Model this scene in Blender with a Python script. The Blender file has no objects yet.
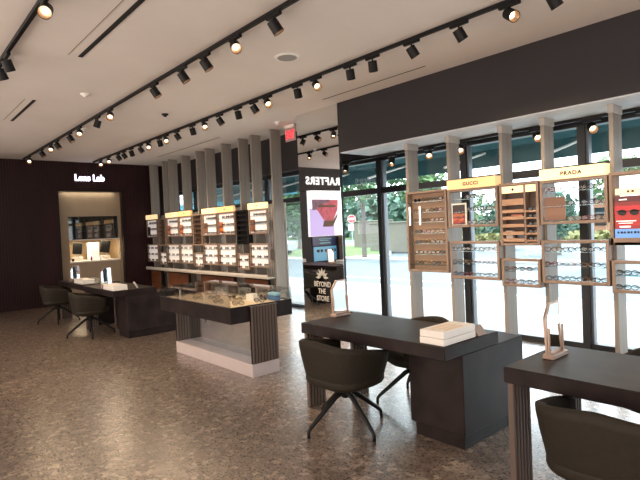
import bpy, math, random
from mathutils import Vector, Matrix
random.seed(7)
SC = bpy.context.scene
COL = SC.collection
PI = math.pi

# ---------------------------------------------------------------- camera
cam = bpy.data.cameras.new('camera'); cam.sensor_width = 36.0
cam.lens = 510.68 / 640 * 36; cam.clip_start = 0.05; cam.clip_end = 400
camo = bpy.data.objects.new('camera', cam); COL.objects.link(camo)
yaw, pit, rol = 0.71711, -0.024893, -0.043557
f = Vector((-math.cos(yaw)*math.cos(pit), math.sin(yaw)*math.cos(pit), math.sin(pit)))
r = f.cross(Vector((0, 0, 1))).normalized(); u = r.cross(f)
r2 = math.cos(rol)*r + math.sin(rol)*u; u2 = -math.sin(rol)*r + math.cos(rol)*u
M = Matrix((r2, u2, -f)).transposed().to_4x4(); M.translation = Vector((0, 0, 1.65))
camo.matrix_world = M
SC.camera = camo
# ---------------------------------------------------------------- exposure, world, sun, large lights
SC.view_settings.view_transform = 'Standard'; SC.view_settings.look = 'None'
SC.view_settings.gamma = 1; SC.view_settings.use_curve_mapping = False
SC.view_settings.exposure = 0.28
world = bpy.data.worlds.new('sky'); SC.world = world; world.use_nodes = True
bg = world.node_tree.nodes['Background']
bg.inputs[0].default_value = (0.86, 0.94, 1.0, 1); bg.inputs[1].default_value = 6.0
sun = bpy.data.lights.new('sun', 'SUN'); sun.energy = 6.0; sun.angle = 0.02; sun.color = (1, .96, .9)
suno = bpy.data.objects.new('sun', sun); COL.objects.link(suno)
suno.rotation_euler = (math.radians(-28), math.radians(14), 0)      # high, from over the shop roof towards the road
def area(name, loc, rot, sx, sy, e, col):
    l = bpy.data.lights.new(name, 'AREA'); l.shape = 'RECTANGLE'; l.size = sx; l.size_y = sy; l.energy = e; l.color = col
    o = bpy.data.objects.new(name, l); COL.objects.link(o); o.location = loc; o.rotation_euler = rot
    return o
# fill lights added out of view to brighten ceiling and floor, not real sources
area('rear_fill_light', (3.9, 0.5, 1.9), (math.radians(90), 0, math.radians(90)), 9.0, 2.6, 150, (1, .9, .82))
area('side_fill_light', (-5.0, -4.3, 1.7), (math.radians(90), 0, math.radians(0)), 16.0, 2.8, 500, (1, .85, .72))

# ---------------------------------------------------------------- materials
def mat(name, col, rough=.5, metal=0, emit=None, es=1, var=0.0, scale=8, stretch=(1, 1, 1), bump=0.0, spec=.5, col2=None):
    m = bpy.data.materials.new(name); m.use_nodes = True
    nt = m.node_tree; b = nt.nodes['Principled BSDF']
    b.inputs['Base Color'].default_value = (*col, 1); b.inputs['Roughness'].default_value = rough
    b.inputs['Metallic'].default_value = metal; b.inputs['Specular IOR Level'].default_value = spec
    if emit:
        b.inputs['Emission Color'].default_value = (*emit, 1); b.inputs['Emission Strength'].default_value = es
    if var or bump or col2:
        tc = nt.nodes.new('ShaderNodeTexCoord'); mp = nt.nodes.new('ShaderNodeMapping'); mp.inputs['Scale'].default_value = stretch
        nz = nt.nodes.new('ShaderNodeTexNoise'); nz.inputs['Scale'].default_value = scale; nz.inputs['Detail'].default_value = 5
        nt.links.new(tc.outputs['Object'], mp.inputs[0]); nt.links.new(mp.outputs[0], nz.inputs['Vector'])
        rp = nt.nodes.new('ShaderNodeValToRGB')
        c2 = col2 or tuple(min(1, c*(1+var)) for c in col); c1 = col if col2 else tuple(c*(1-var) for c in col)
        rp.color_ramp.elements[0].color = (*c1, 1); rp.color_ramp.elements[1].color = (*c2, 1)
        rp.color_ramp.elements[0].position = .3; rp.color_ramp.elements[1].position = .7
        nt.links.new(nz.outputs['Fac'], rp.inputs[0]); nt.links.new(rp.outputs[0], b.inputs['Base Color'])
        if bump:
            bp = nt.nodes.new('ShaderNodeBump'); bp.inputs['Strength'].default_value = bump; bp.inputs['Distance'].default_value = .01
            nt.links.new(nz.outputs['Fac'], bp.inputs['Height']); nt.links.new(bp.outputs[0], b.inputs['Normal'])
    return m

def glass_mat(name, tint=(1, 1, 1), refl=.08, rough=0.0):
    m = bpy.data.materials.new(name); m.use_nodes = True; nt = m.node_tree; nt.nodes.clear()
    out = nt.nodes.new('ShaderNodeOutputMaterial'); mx = nt.nodes.new('ShaderNodeMixShader')
    tr = nt.nodes.new('ShaderNodeBsdfTransparent'); gl = nt.nodes.new('ShaderNodeBsdfGlossy')
    tr.inputs[0].default_value = (*tint, 1); gl.inputs['Roughness'].default_value = rough
    fr = nt.nodes.new('ShaderNodeFresnel'); fr.inputs[0].default_value = 1.3
    mm = nt.nodes.new('ShaderNodeMath'); mm.operation = 'MULTIPLY'; mm.inputs[1].default_value = refl/.02
    mn = nt.nodes.new('ShaderNodeMath'); mn.operation = 'MINIMUM'; mn.inputs[1].default_value = .6
    nt.links.new(fr.outputs[0], mm.inputs[0]); nt.links.new(mm.outputs[0], mn.inputs[0])
    nt.links.new(mn.outputs[0], mx.inputs[0]); nt.links.new(tr.outputs[0], mx.inputs[1]); nt.links.new(gl.outputs[0], mx.inputs[2])
    nt.links.new(mx.outputs[0], out.inputs[0]); return m

def floor_mat():
    m = mat('terrazzo_stone_tile', (.2, .17, .15), .3, spec=1.0); nt = m.node_tree; b = nt.nodes['Principled BSDF']
    N = nt.nodes.new; L = nt.links.new
    tc = N('ShaderNodeTexCoord')
    v = N('ShaderNodeTexVoronoi'); v.inputs['Scale'].default_value = 24
    dn = N('ShaderNodeTexNoise'); dn.inputs['Scale'].default_value = 14; dn.inputs['Detail'].default_value = 4
    add = N('ShaderNodeVectorMath'); add.operation = 'MULTIPLY_ADD'; add.inputs[1].default_value = (.09, .09, .09)
    L(tc.outputs['Object'], dn.inputs['Vector']); L(dn.outputs['Color'], add.inputs[0]); L(tc.outputs['Object'], add.inputs[2]); L(add.outputs[0], v.inputs['Vector'])
    sep = N('ShaderNodeSeparateColor'); L(v.outputs['Color'], sep.inputs[0])
    rp = N('ShaderNodeValToRGB'); cr = rp.color_ramp
    cr.elements[0].position = 0; cr.elements[0].color = (.105, .072, .054, 1)
    cr.elements[1].position = 1; cr.elements[1].color = (.42, .33, .26, 1)
    e = cr.elements.new(.35); e.color = (.165, .122, .095, 1); e = cr.elements.new(.8); e.color = (.225, .172, .136, 1)
    L(sep.outputs[0], rp.inputs[0])
    n2 = N('ShaderNodeTexNoise'); n2.inputs['Scale'].default_value = 70; n2.inputs['Detail'].default_value = 3
    L(tc.outputs['Object'], n2.inputs['Vector'])
    mx = N('ShaderNodeMix'); mx.data_type = 'RGBA'; mx.blend_type = 'OVERLAY'; mx.inputs[0].default_value = .5
    L(rp.outputs[0], mx.inputs[6]); L(n2.outputs['Fac'], mx.inputs[7])
    # tile joints
    mp = N('ShaderNodeMapping'); mp.inputs['Location'].default_value = (2.665, -2.905, 0); L(tc.outputs['Object'], mp.inputs[0])
    br = N('ShaderNodeTexBrick'); br.offset = 0; br.inputs['Scale'].default_value = 1; br.inputs['Mortar Size'].default_value = .004
    br.inputs['Brick Width'].default_value = 1.2; br.inputs['Row Height'].default_value = .6; br.inputs['Mortar Smooth'].default_value = .2
    br.inputs['Color1'].default_value = (1, 1, 1, 1); br.inputs['Color2'].default_value = (.9, .9, .9, 1); br.inputs['Mortar'].default_value = (.35, .33, .31, 1)
    L(mp.outputs[0], br.inputs['Vector'])
    m2 = N('ShaderNodeMix'); m2.data_type = 'RGBA'; m2.blend_type = 'MULTIPLY'; m2.inputs[0].default_value = 1
    L(mx.outputs[2], m2.inputs[6]); L(br.outputs['Color'], m2.inputs[7]); L(m2.outputs[2], b.inputs['Base Color'])
    rr = N('ShaderNodeMapRange'); rr.inputs['To Min'].default_value = .20; rr.inputs['To Max'].default_value = .38
    b.inputs['Coat Weight'].default_value = .55; b.inputs['Coat Roughness'].default_value = .25; b.inputs['Coat IOR'].default_value = 1.6
    L(n2.outputs['Fac'], rr.inputs[0]); L(rr.outputs[0], b.inputs['Roughness'])
    return m

def poster_mat(name, stops, axis=2, scale=1.0, noise=0.0):
    """printed picture: bands of flat print colour along z (object coordinates run 0..1 over the print through Generated)"""
    m = mat(name, (.5, .5, .5), .35); nt = m.node_tree; b = nt.nodes['Principled BSDF']
    tc = nt.nodes.new('ShaderNodeTexCoord'); sp = nt.nodes.new('ShaderNodeSeparateXYZ'); nt.links.new(tc.outputs['Generated'], sp.inputs[0])
    nz = nt.nodes.new('ShaderNodeTexNoise'); nz.inputs['Scale'].default_value = 6; nt.links.new(tc.outputs['Generated'], nz.inputs['Vector'])
    ma = nt.nodes.new('ShaderNodeMath'); ma.operation = 'MULTIPLY_ADD'; ma.inputs[1].default_value = noise
    nt.links.new(nz.outputs['Fac'], ma.inputs[0]); nt.links.new(sp.outputs[axis], ma.inputs[2])
    rp = nt.nodes.new('ShaderNodeValToRGB'); rp.color_ramp.interpolation = 'CONSTANT'
    cr = rp.color_ramp; cr.elements[0].position = stops[0][0]; cr.elements[0].color = (*stops[0][1], 1)
    cr.elements[1].position = stops[1][0]; cr.elements[1].color = (*stops[1][1], 1)
    for p, c in stops[2:]:
        e = cr.elements.new(p); e.color = (*c, 1)
    nt.links.new(ma.outputs[0], rp.inputs[0]); nt.links.new(rp.outputs[0], b.inputs['Base Color']); return m

MT = dict(
 floor=floor_mat(),
 ceiling=mat('warm_white_ceiling_paint', (.82, .77, .74), .8, var=.03, scale=1.2),
 darkwall=mat('maroon_black_ribbed_wall', (.026, .009, .011), .5, var=.2, scale=3, stretch=(1, 1, .2), spec=.25),
 bulk=mat('charcoal_wall_paint', (.028, .025, .029), .6, var=.06, scale=2, spec=.3),
 soffit=mat('white_soffit_paint', (.66, .70, .76), .6, var=.02),
 sidewall=mat('plain_warm_wall', (.45, .38, .33), .8, var=.03),
 black=mat('black_powder_coat', (.008, .008, .009), .45, var=.1, spec=.25),
 blackframe=mat('black_window_metal', (.012, .014, .018), .35, var=.1),
 greyframe=mat('grey_window_metal', (.17, .19, .22), .4, metal=.3, var=.05),
 fin=mat('grey_wood_laminate', (.255, .228, .205), .55, var=.14, scale=7, stretch=(3, 3, .25), bump=.05),
 finr=mat('taupe_capital_metal', (.42, .39, .36), .4, var=.04),
 case=mat('taupe_wood_frame', (.23, .165, .13), .5, var=.10, scale=10, stretch=(1, 1, .3)),
 brown=mat('brown_wood_back', (.40, .24, .155), .5, var=.12, scale=9, stretch=(.4, 1, 2)),
 darkbrown=mat('dark_brown_back', (.07, .04, .028), .5, var=.12),
 white=mat('white_card', (.8, .77, .73), .45, var=.02),
 frost_glow=mat('frosted_white_added_glow', (.86, .82, .80), .6, emit=(1, .92, .90), es=.22),  # faint emission added to brighten the white backs, as if lit from inside
 frost_plain=mat('pale_grey_rib', (.55, .54, .53), .6, var=.03),
 sign_y=mat('lit_yellow_sign', (.9, .7, .4), .4, emit=(1, .74, .40), es=.68),
 sign_o=mat('lit_orange_sign', (.9, .6, .3), .4, emit=(1, .54, .22), es=.5),
 desk=mat('dark_stone_laminate', (.011, .008, .008), .42, var=.35, scale=5, bump=.02, col2=(.028, .019, .019), spec=.14),
 slat=mat('brown_fluted_slat', (.11, .078, .064), .5, var=.12, scale=6, stretch=(3, 3, .2)),
 slatdark=mat('fluted_groove_dark', (.02, .014, .014), .7, var=.1),
 leather=mat('olive_grey_leather', (.026, .022, .017), .55, var=.1, scale=30, bump=.05, spec=.12),
 leatherg=mat('grey_leather', (.13, .115, .11), .5, var=.1, scale=30, bump=.05),
 plinth_f=mat('mauve_white_plinth', (.52, .45, .45), .3, var=.04),
 felt=mat('cream_display_deck', (.78, .62, .46), .6, var=.04),
 mirror=mat('silvered_mirror', (.80, .82, .82), .015, metal=1),
 rose=mat('brushed_bronze', (.42, .30, .24), .35, metal=.7, var=.05),
 glass=glass_mat('window_glass', (.96, .985, .985), .018),
 glassc=glass_mat('case_glass', (.975, .99, .985), .022),
 shelf=glass_mat('pale_blue_glass_shelf', (.62, .84, .92), .12, .05),
 darkglass=mat('dark_glossy_glass', (.012, .014, .013), .03, spec=.9),
 tan=mat('tan_laminate', (.36, .29, .21), .5, var=.05, scale=4),
 cream=mat('cream_lit_wall', (.75, .58, .38), .6, var=.06, scale=12),
 lens=mat('glowing_lamp_lens', (1, .9, .8), .3, emit=(1, .80, .55), es=6.0),
 bronze=mat('warm_lamp_reflector', (.5, .33, .2), .3, metal=.6),
 purplelite=mat('backlit_white_letter', (.9, .9, 1), .4, emit=(.86, .82, 1.0), es=2.2),
 whitelite=mat('lit_white_letter', (.95, .95, .95), .4, emit=(1, .98, .98), es=.75),
 screenwhite=mat('lit_white_screen', (.9, .9, .92), .3, emit=(.95, .93, 1), es=.9),
 screenlilac=mat('lilac_screen_print', (.5, .4, .8), .3, emit=(.46, .38, .75), es=.62),
 screenblue=mat('blue_screen', (.1, .3, .45), .3, emit=(.09, .27, .42), es=.75),
 screennavy=mat('navy_screen', (.02, .03, .08), .3, emit=(.02, .03, .08), es=.6),
 teal=mat('teal_print', (.1, .4, .5), .3, emit=(.08, .3, .36), es=.6),
 printblack=mat('black_print', (.01, .01, .012), .5),
 printbrown=mat('brown_print', (.12, .06, .03), .5),
 silver=mat('silver_decal', (.42, .42, .41), .4),
 exitred=mat('red_exit_letters', (.8, .05, .05), .4, emit=(1, .03, .06), es=1.2),
 exitpanel=mat('pink_exit_panel', (.45, .30, .30), .3),
 awning=mat('teal_awning_canvas', (.02, .10, .12), .7, var=.15, scale=2),
 concrete=mat('pale_sidewalk_concrete', (.29, .295, .285), .85, var=.09, scale=25),
 asphalt=mat('blue_grey_asphalt', (.085, .115, .13), .8, var=.06, scale=2),
 kerb=mat('white_kerb', (.75, .74, .7), .8, var=.04),
 grass=mat('lawn_green', (.075, .13, .03), .9, var=.25, scale=6),
 mulch=mat('red_brown_mulch', (.15, .07, .05), .9, var=.2, scale=9),
 stucco=mat('beige_block_wall', (.19, .175, .145), .9, var=.06, scale=3),
 brick=mat('orange_brick_wall', (.24, .12, .07), .9, var=.12, scale=5),
 leaf=mat('leaf_green', (.05, .115, .045), .7, var=.35, scale=1.5),
 leafl=mat('leaf_light_green', (.085, .155, .06), .7, var=.3, scale=1.5),
 leafb=mat('leaf_blue_green', (.06, .12, .085), .7, var=.3, scale=1.5),
 leafy=mat('leaf_yellow_green', (.14, .14, .045), .7, var=.3, scale=1.5),
 bark=mat('bark_grey', (.13, .11, .09), .9, var=.2),
 stopred=mat('stop_sign_red', (.62, .04, .05), .5), postgrey=mat('galvanised_post', (.35, .35, .35), .4, metal=.5),
 carp=mat('silver_blue_car_paint', (.45, .52, .6), .25, metal=.3), tyre=mat('tyre_rubber', (.02, .02, .02), .8),
 sensor=mat('white_plastic', (.88, .87, .85), .4), grille=mat('grey_speaker_grille', (.32, .31, .30), .5, var=.1, scale=60),
 vent=mat('black_vent_slot', (.012, .01, .01), .8),
 poster_brown=poster_mat('brown_picture', [(0, (.17, .08, .045)), (.3, (.20, .10, .06)), (.62, (.15, .07, .04))], noise=.2),
 poster_flower=poster_mat('dark_red_flower_picture', [(0, (.02, .008, .012)), (.3, (.28, .03, .02)), (.44, (.5, .12, .05)), (.54, (.12, .02, .03)), (.66, (.35, .10, .04)), (.8, (.02, .01, .012))], noise=.5),
 poster_orange=poster_mat('orange_picture', [(0, (.28, .06, .02)), (.35, (.6, .2, .06)), (.6, (.2, .05, .03)), (.8, (.45, .15, .08))], noise=.3),
 poster_red=poster_mat('red_picture', [(0, (.30, .015, .02)), (.14, (.42, .02, .02)), (.5, (.5, .02, .03)), (.75, (.22, .015, .02)), (.86, (.09, .01, .015))], noise=.1),
)
EYEM = [mat('eyewear_black', (.012, .012, .014), .3), mat('eyewear_tortoise', (.10, .045, .02), .3, var=.5, scale=60),
        mat('eyewear_navy', (.02, .04, .09), .3), mat('eyewear_bronze', (.20, .13, .08), .3, metal=.6),
        mat('eyewear_slate', (.08, .11, .13), .3), mat('eyewear_wine', (.12, .02, .03), .3)]
EYEN = ['black', 'tortoiseshell', 'navy', 'bronze', 'slate grey', 'wine red']
MT['lensdark'] = mat('dark_sunglass_lens', (.01, .01, .012), .1)
MT['lensclear'] = glass_mat('clear_spectacle_lens', (.93, .96, .97), .04)

# ---------------------------------------------------------------- mesh helpers
class MB:
    def __init__(s): s.v = []; s.f = []
    def quad(s, *p):
        n = len(s.v); s.v += [tuple(q) for q in p]; s.f.append(tuple(range(n, n+len(p)))); return s
    def box(s, x0, x1, y0, y1, z0, z1, R=None):
        n = len(s.v)
        c = [(x0,y0,z0),(x1,y0,z0),(x1,y1,z0),(x0,y1,z0),(x0,y0,z1),(x1,y0,z1),(x1,y1,z1),(x0,y1,z1)]
        if R: c = [tuple(R @ Vector(p)) for p in c]
        s.v += c
        for q in ((0,3,2,1),(4,5,6,7),(0,1,5,4),(1,2,6,5),(2,3,7,6),(3,0,4,7)): s.f.append(tuple(n+i for i in q))
        return s
    def rbox(s, x0, x1, y0, y1, z0, z1, b=.006, R=None):
        """box with chamfered edges"""
        n = len(s.v); P = []
        for sz, z in ((0, z0), (1, z1)):
            for k, (ins, zz) in enumerate(((b, z), (0, z+b if sz == 0 else z-b))):
                P.append(((x0+ins, y0+ins, zz), (x1-ins, y0+ins, zz), (x1-ins, y1-ins, zz), (x0+ins, y1-ins, zz)))
        rings = [P[0], P[1], P[3], P[2]]
        def oct_(x0, x1, y0, y1, z, c): return [(x0+c,y0,z),(x1-c,y0,z),(x1,y0+c,z),(x1,y1-c,z),(x1-c,y1,z),(x0+c,y1,z),(x0,y1-c,z),(x0,y0+c,z)]
        rg = [oct_(x0+b, x1-b, y0+b, y1-b, z0, b*.5), oct_(x0, x1, y0, y1, z0+b, b), oct_(x0, x1, y0, y1, z1-b, b), oct_(x0+b, x1-b, y0+b, y1-b, z1, b*.5)]
        for g in rg: s.v += [tuple(R @ Vector(p)) if R else p for p in g]
        for k in range(3):
            for i in range(8):
                j = (i+1) % 8; s.f.append((n+k*8+i, n+k*8+j, n+k*8+8+j, n+k*8+8+i))
        s.f.append(tuple(n+i for i in range(7, -1, -1))); s.f.append(tuple(n+24+i for i in range(8)))
        return s
    def cyl(s, p0, p1, r0, r1=None, n=12, caps=True):
        p0 = Vector(p0); p1 = Vector(p1); r1 = r0 if r1 is None else r1
        d = (p1-p0).normalized(); a = d.orthogonal().normalized(); b = d.cross(a); k = len(s.v)
        for p, rr in ((p0, r0), (p1, r1)):
            for i in range(n):
                t = 2*PI*i/n; s.v.append(tuple(p + rr*(math.cos(t)*a + math.sin(t)*b)))
        for i in range(n):
            j = (i+1) % n; s.f.append((k+i, k+j, k+n+j, k+n+i))
        if caps: s.f.append(tuple(k+i for i in range(n-1, -1, -1))); s.f.append(tuple(k+n+i for i in range(n)))
        return s
    def tube(s, pts, rad, n=8, closed=False):
        pts = [Vector(p) for p in pts]; k = len(s.v); m = len(pts)
        rads = rad if isinstance(rad, (list, tuple)) else [rad]*m
        a = None
        for i, p in enumerate(pts):
            if closed: d = pts[(i+1) % m]-pts[i-1]
            else: d = pts[min(i+1, m-1)]-pts[max(i-1, 0)]
            d.normalize()
            if a is None: a = d.orthogonal().normalized()
            a = (a - d*a.dot(d)).normalized(); b = d.cross(a)
            for q in range(n):
                t = 2*PI*q/n; s.v.append(tuple(p + rads[i]*(math.cos(t)*a+math.sin(t)*b)))
        for i in range(m if closed else m-1):
            i2 = (i+1) % m
            for q in range(n):
                q2 = (q+1) % n; s.f.append((k+i*n+q, k+i*n+q2, k+i2*n+q2, k+i2*n+q))
        if not closed:
            s.f.append(tuple(k+i for i in range(n-1, -1, -1))); s.f.append(tuple(k+(m-1)*n+i for i in range(n)))
        return s
    def prism(s, poly, h, place):
        """poly 2d points, extruded 0..h along local normal; place(u,v,w)->world"""
        n = len(poly); k = len(s.v)
        for w in (0, h):
            for (a, b) in poly: s.v.append(tuple(place(a, b, w)))
        s.f.append(tuple(k+i for i in range(n-1, -1, -1))); s.f.append(tuple(k+n+i for i in range(n)))
        for i in range(n):
            j = (i+1) % n; s.f.append((k+i, k+j, k+n+j, k+n+i))
        return s

def obj(name, mb, m, parent=None, smooth=False, off=None):
    me = bpy.data.meshes.new(name)
    o0 = parent.get('_o') if parent is not None else None
    dx = Vector(o0) if o0 is not None else Vector((0, 0, 0))
    vs = [tuple(Vector(p)-dx) for p in mb.v] if o0 is not None else mb.v
    if parent is None:                                  # top-level mesh: origin at its base centre
        xs = [p[0] for p in vs]; ys = [p[1] for p in vs]; zs = [p[2] for p in vs]
        c = Vector(((min(xs)+max(xs))/2, (min(ys)+max(ys))/2, min(zs)))
        vs = [tuple(Vector(p)-c) for p in vs]
    me.from_pydata(vs, [], mb.f); me.update()
    import bmesh as _b
    bm = _b.new(); bm.from_mesh(me); _b.ops.recalc_face_normals(bm, faces=bm.faces); bm.to_mesh(me); bm.free()
    me.materials.append(MT[m] if isinstance(m, str) else m)
    if smooth:
        for p in me.polygons: p.use_smooth = True
    o = bpy.data.objects.new(name, me); COL.objects.link(o)
    if parent is None: o.location = c; o['_o'] = tuple(c)
    else:
        o.parent = parent
        if o0 is not None: o['_o'] = tuple(dx)
    return o

def tag(o, label, cat, group=None, kind=None):
    o['label'] = label; o['category'] = cat
    if group: o['group'] = group
    if kind: o['kind'] = kind
    return o
def thing(name, loc, label, cat, group=None):
    o = bpy.data.objects.new(name, None); o.empty_display_size = .1; COL.objects.link(o); o.location = loc; o['_o'] = tuple(loc)
    return tag(o, label, cat, group)
def struct(name, mb, m, parent=None, smooth=False):
    o = obj(name, mb, m, parent, smooth)
    if parent is None: o['kind'] = 'structure'
    return o
def copy_tree(o, loc=None, rz=None, label=None, group=None, parent=None):
    c = o.copy(); COL.objects.link(c)
    if parent is not None: c.parent = parent
    if loc is not None: c.location = loc
    if rz is not None: c.rotation_euler = (0, 0, rz)
    if label: c['label'] = label
    if group: c['group'] = group
    for ch in list(o.children): copy_tree(ch, parent=c)
    return c
def text_mb(txt, size, place, depth=.004, sx=1.0, bold=0.0, align='CENTER', spacing=1.0):
    cu = bpy.data.curves.new('lettering', 'FONT'); cu.body = txt; cu.size = size; cu.extrude = depth/2; cu.offset = bold; cu.align_x = align
    cu.space_character = spacing; cu.resolution_u = 3
    t = bpy.data.objects.new('lettering', cu); me = bpy.data.meshes.new_from_object(t)
    mb = MB(); mb.v = [tuple(place(v.co.x*sx, v.co.y, v.co.z)) for v in me.vertices]; mb.f = [tuple(p.vertices) for p in me.polygons]
    bpy.data.objects.remove(t); bpy.data.curves.remove(cu); bpy.data.meshes.remove(me)
    return mb

CZ = 3.57          # ceiling height
XB = -13.8         # back wall
YW = 6.65          # window glass plane
# ================================================================ SETTING
struct('floor', MB().box(-15.4, 4.0, -4.6, 6.72, -.12, 0), 'floor')
struct('ceiling', MB().box(-15.4, 4.0, -4.6, 6.72, CZ, CZ+.12), 'ceiling')
# back wall with the opening of the lens lab, thin vertical ribs
OY0, OY1, OZ = 3.49, 5.04, 2.83
b = MB(); b.box(XB-.12, XB, -4.6, OY0, 0, CZ).box(XB-.12, XB, OY1, 6.72, 0, CZ).box(XB-.12, XB, OY0, OY1, OZ, CZ)
y = -4.5
while y < 6.3:
    for (a, c) in (((0, CZ),) if (y+.03 < OY0-.03 or y > OY1+.03) else ((OZ+.03, CZ),)):
        b.box(XB-.001, XB+.014, y, y+.035, a, c)
    y += .06
struct('wall_back', b, 'darkwall')
b = MB(); b.box(XB-.02, XB+.03, OY0-.03, OY0, 0, OZ+.03).box(XB-.02, XB+.03, OY1, OY1+.03, 0, OZ+.03).box(XB-.02, XB+.03, OY0, OY1, OZ, OZ+.03)
struct('trim_1', b, 'black')
# storefront return wall left of the frame, seen in the mirror
struct('wall_front', MB().box(-13.7, -12.5, -4.5, 1.0, 0, CZ), 'bulk')
struct('wall_left', MB().box(-15.4, 4.0, -4.72, -4.6, 0, CZ), 'sidewall')
struct('wall_rear', MB().box(4.0, 4.12, -4.72, 6.72, 0, CZ), 'sidewall')
# header above the windows and projecting bulkhead
struct('wall_right', MB().box(XB, 4.0, 6.4, 6.74, 2.82, CZ), 'bulk')
struct('wall_right_bulkhead', MB().box(-5.80, 4.0, 5.53, 6.4, 2.803, CZ), 'bulk')
struct('ceiling_soffit', MB().box(-5.79, 4.0, 5.55, 6.36, 2.79, 2.803), 'soffit')
# windows: bays with black frames, transom and a pane each
XM = [-13.8, -12.6, -10.93, -9.27, -7.6, -5.935, -4.262, -2.597, -.93, .74, 2.4, 4.0]
for i in range(len(XM)-1):
    x0, x1 = XM[i], XM[i+1]
    b = MB()
    b.box(x1-.045, x1+.045, 6.56, 6.70, 0, 2.82)
    if i == 0: b.box(x0, x0+.05, 6.56, 6.70, 0, 2.82)
    b.box(x0+.045, x1-.045, 6.60, 6.69, 2.19, 2.29)
    b.box(x0+.045, x1-.045, 6.56, 6.70, 2.74, 2.82)
    b.box(x0+.045, x1-.045, 6.58, 6.70, 0, .07)
    w = struct('window_%d' % (i+1), b, 'blackframe')
    obj('pane', MB().box(x0+.04, x1-.04, 6.645, 6.652, .05, 2.77), 'glass', w)
    obj('frame_side', MB().box(x1+.045, x1+.075, 6.60, 6.69, .07, 2.19).box(x1+.045, x1+.075, 6.60, 6.69, 2.29, 2.74), 'greyframe', w)
# lens lab room behind the opening
struct('wall_lab', MB().box(-15.4, -15.3, 3.2, 5.4, 0, CZ).box(-15.3, XB-.12, 3.30, 3.40, 0, CZ).box(-15.3, XB-.12, 5.14, 5.24, 0, CZ), 'cream')
struct('trim_2', MB().box(-14.16, -14.06, 3.41, 5.13, 2.2, 2.88), 'tan')
struct('trim_3', MB().box(-14.16, -14.02, 3.41, 3.745, 0, 2.2).box(-14.16, -14.02, 5.02, 5.13, 0, 2.2), 'tan')

# ================================================================ CEILING FITTINGS
def flat_disc(x, y, z, r0, h, n=20): return MB().cyl((x, y, z), (x, y, z-h), r0, r0*.92, n=n)
sp = thing('ceiling_speaker', (-4.53, 3.58, CZ), 'round flush ceiling speaker with a white rim and grey grille', 'speaker')
obj('rim', flat_disc(-4.53, 3.58, CZ, .145, .012, 28), 'sensor', sp)
obj('grille', flat_disc(-4.53, 3.58, CZ-.012, .11, .004, 28), 'grille', sp)
def dome(name, x, y, r, m, label, cat):
    o = tag(obj(name, MB().cyl((x, y, CZ), (x, y, CZ-.02), r, r*.9, 14).cyl((x, y, CZ-.02), (x, y, CZ-.045), r*.6, r*.4, 12), m), label, cat); return o
dome('smoke_detector', -7.20, 2.22, .06, 'sensor', 'small white smoke detector on the ceiling between the two long lighting tracks', 'detector')
dome('motion_sensor', -7.775, 3.605, .055, 'black', 'small black dome sensor on the ceiling between the two long tracks', 'sensor')
dome('ceiling_sprinkler', -9.46, 2.85, .05, 'sensor', 'small white sprinkler cap on the ceiling just beyond the middle track', 'sprinkler')
dome('ceiling_sprinkler', -7.39, 5.54, .05, 'sensor', 'small white round cap on the ceiling near the red exit sign', 'sprinkler')
def slot(x0, x1, y0, y1, label, group=None, frame=True):
    t = thing('ceiling_vent', (x0, y0, CZ), label, 'vent', group)
    obj('slot', MB().box(x0, x1, y0, y1, CZ-.006, CZ-.0005), 'vent', t)
    if frame: obj('access_panel_edge', MB().box(x0, x1, y0-.10, y0-.092, CZ-.003, CZ-.0005), 'tan', t)
    return t
slot(-5.74, -3.4, 1.72, 1.765, 'long black linear air slot in the ceiling nearest the camera')
slot(-9.4, -7.86, 1.735, 1.775, 'black linear air slot in the ceiling near the dark back wall')
def groove(x0, x1, y, label):
    tag(obj('ceiling_groove', MB().box(x0, x1, y-.008, y+.008, CZ-.003, CZ-.0005), 'vent'), label, 'vent slot')
groove(-5.75, -3.85, 5.19, 'thin dark slit in the ceiling in front of the bulkhead')
groove(-12.17, -9.15, 5.40, 'thin dark slit in the ceiling in front of the far row of fins')

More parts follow.
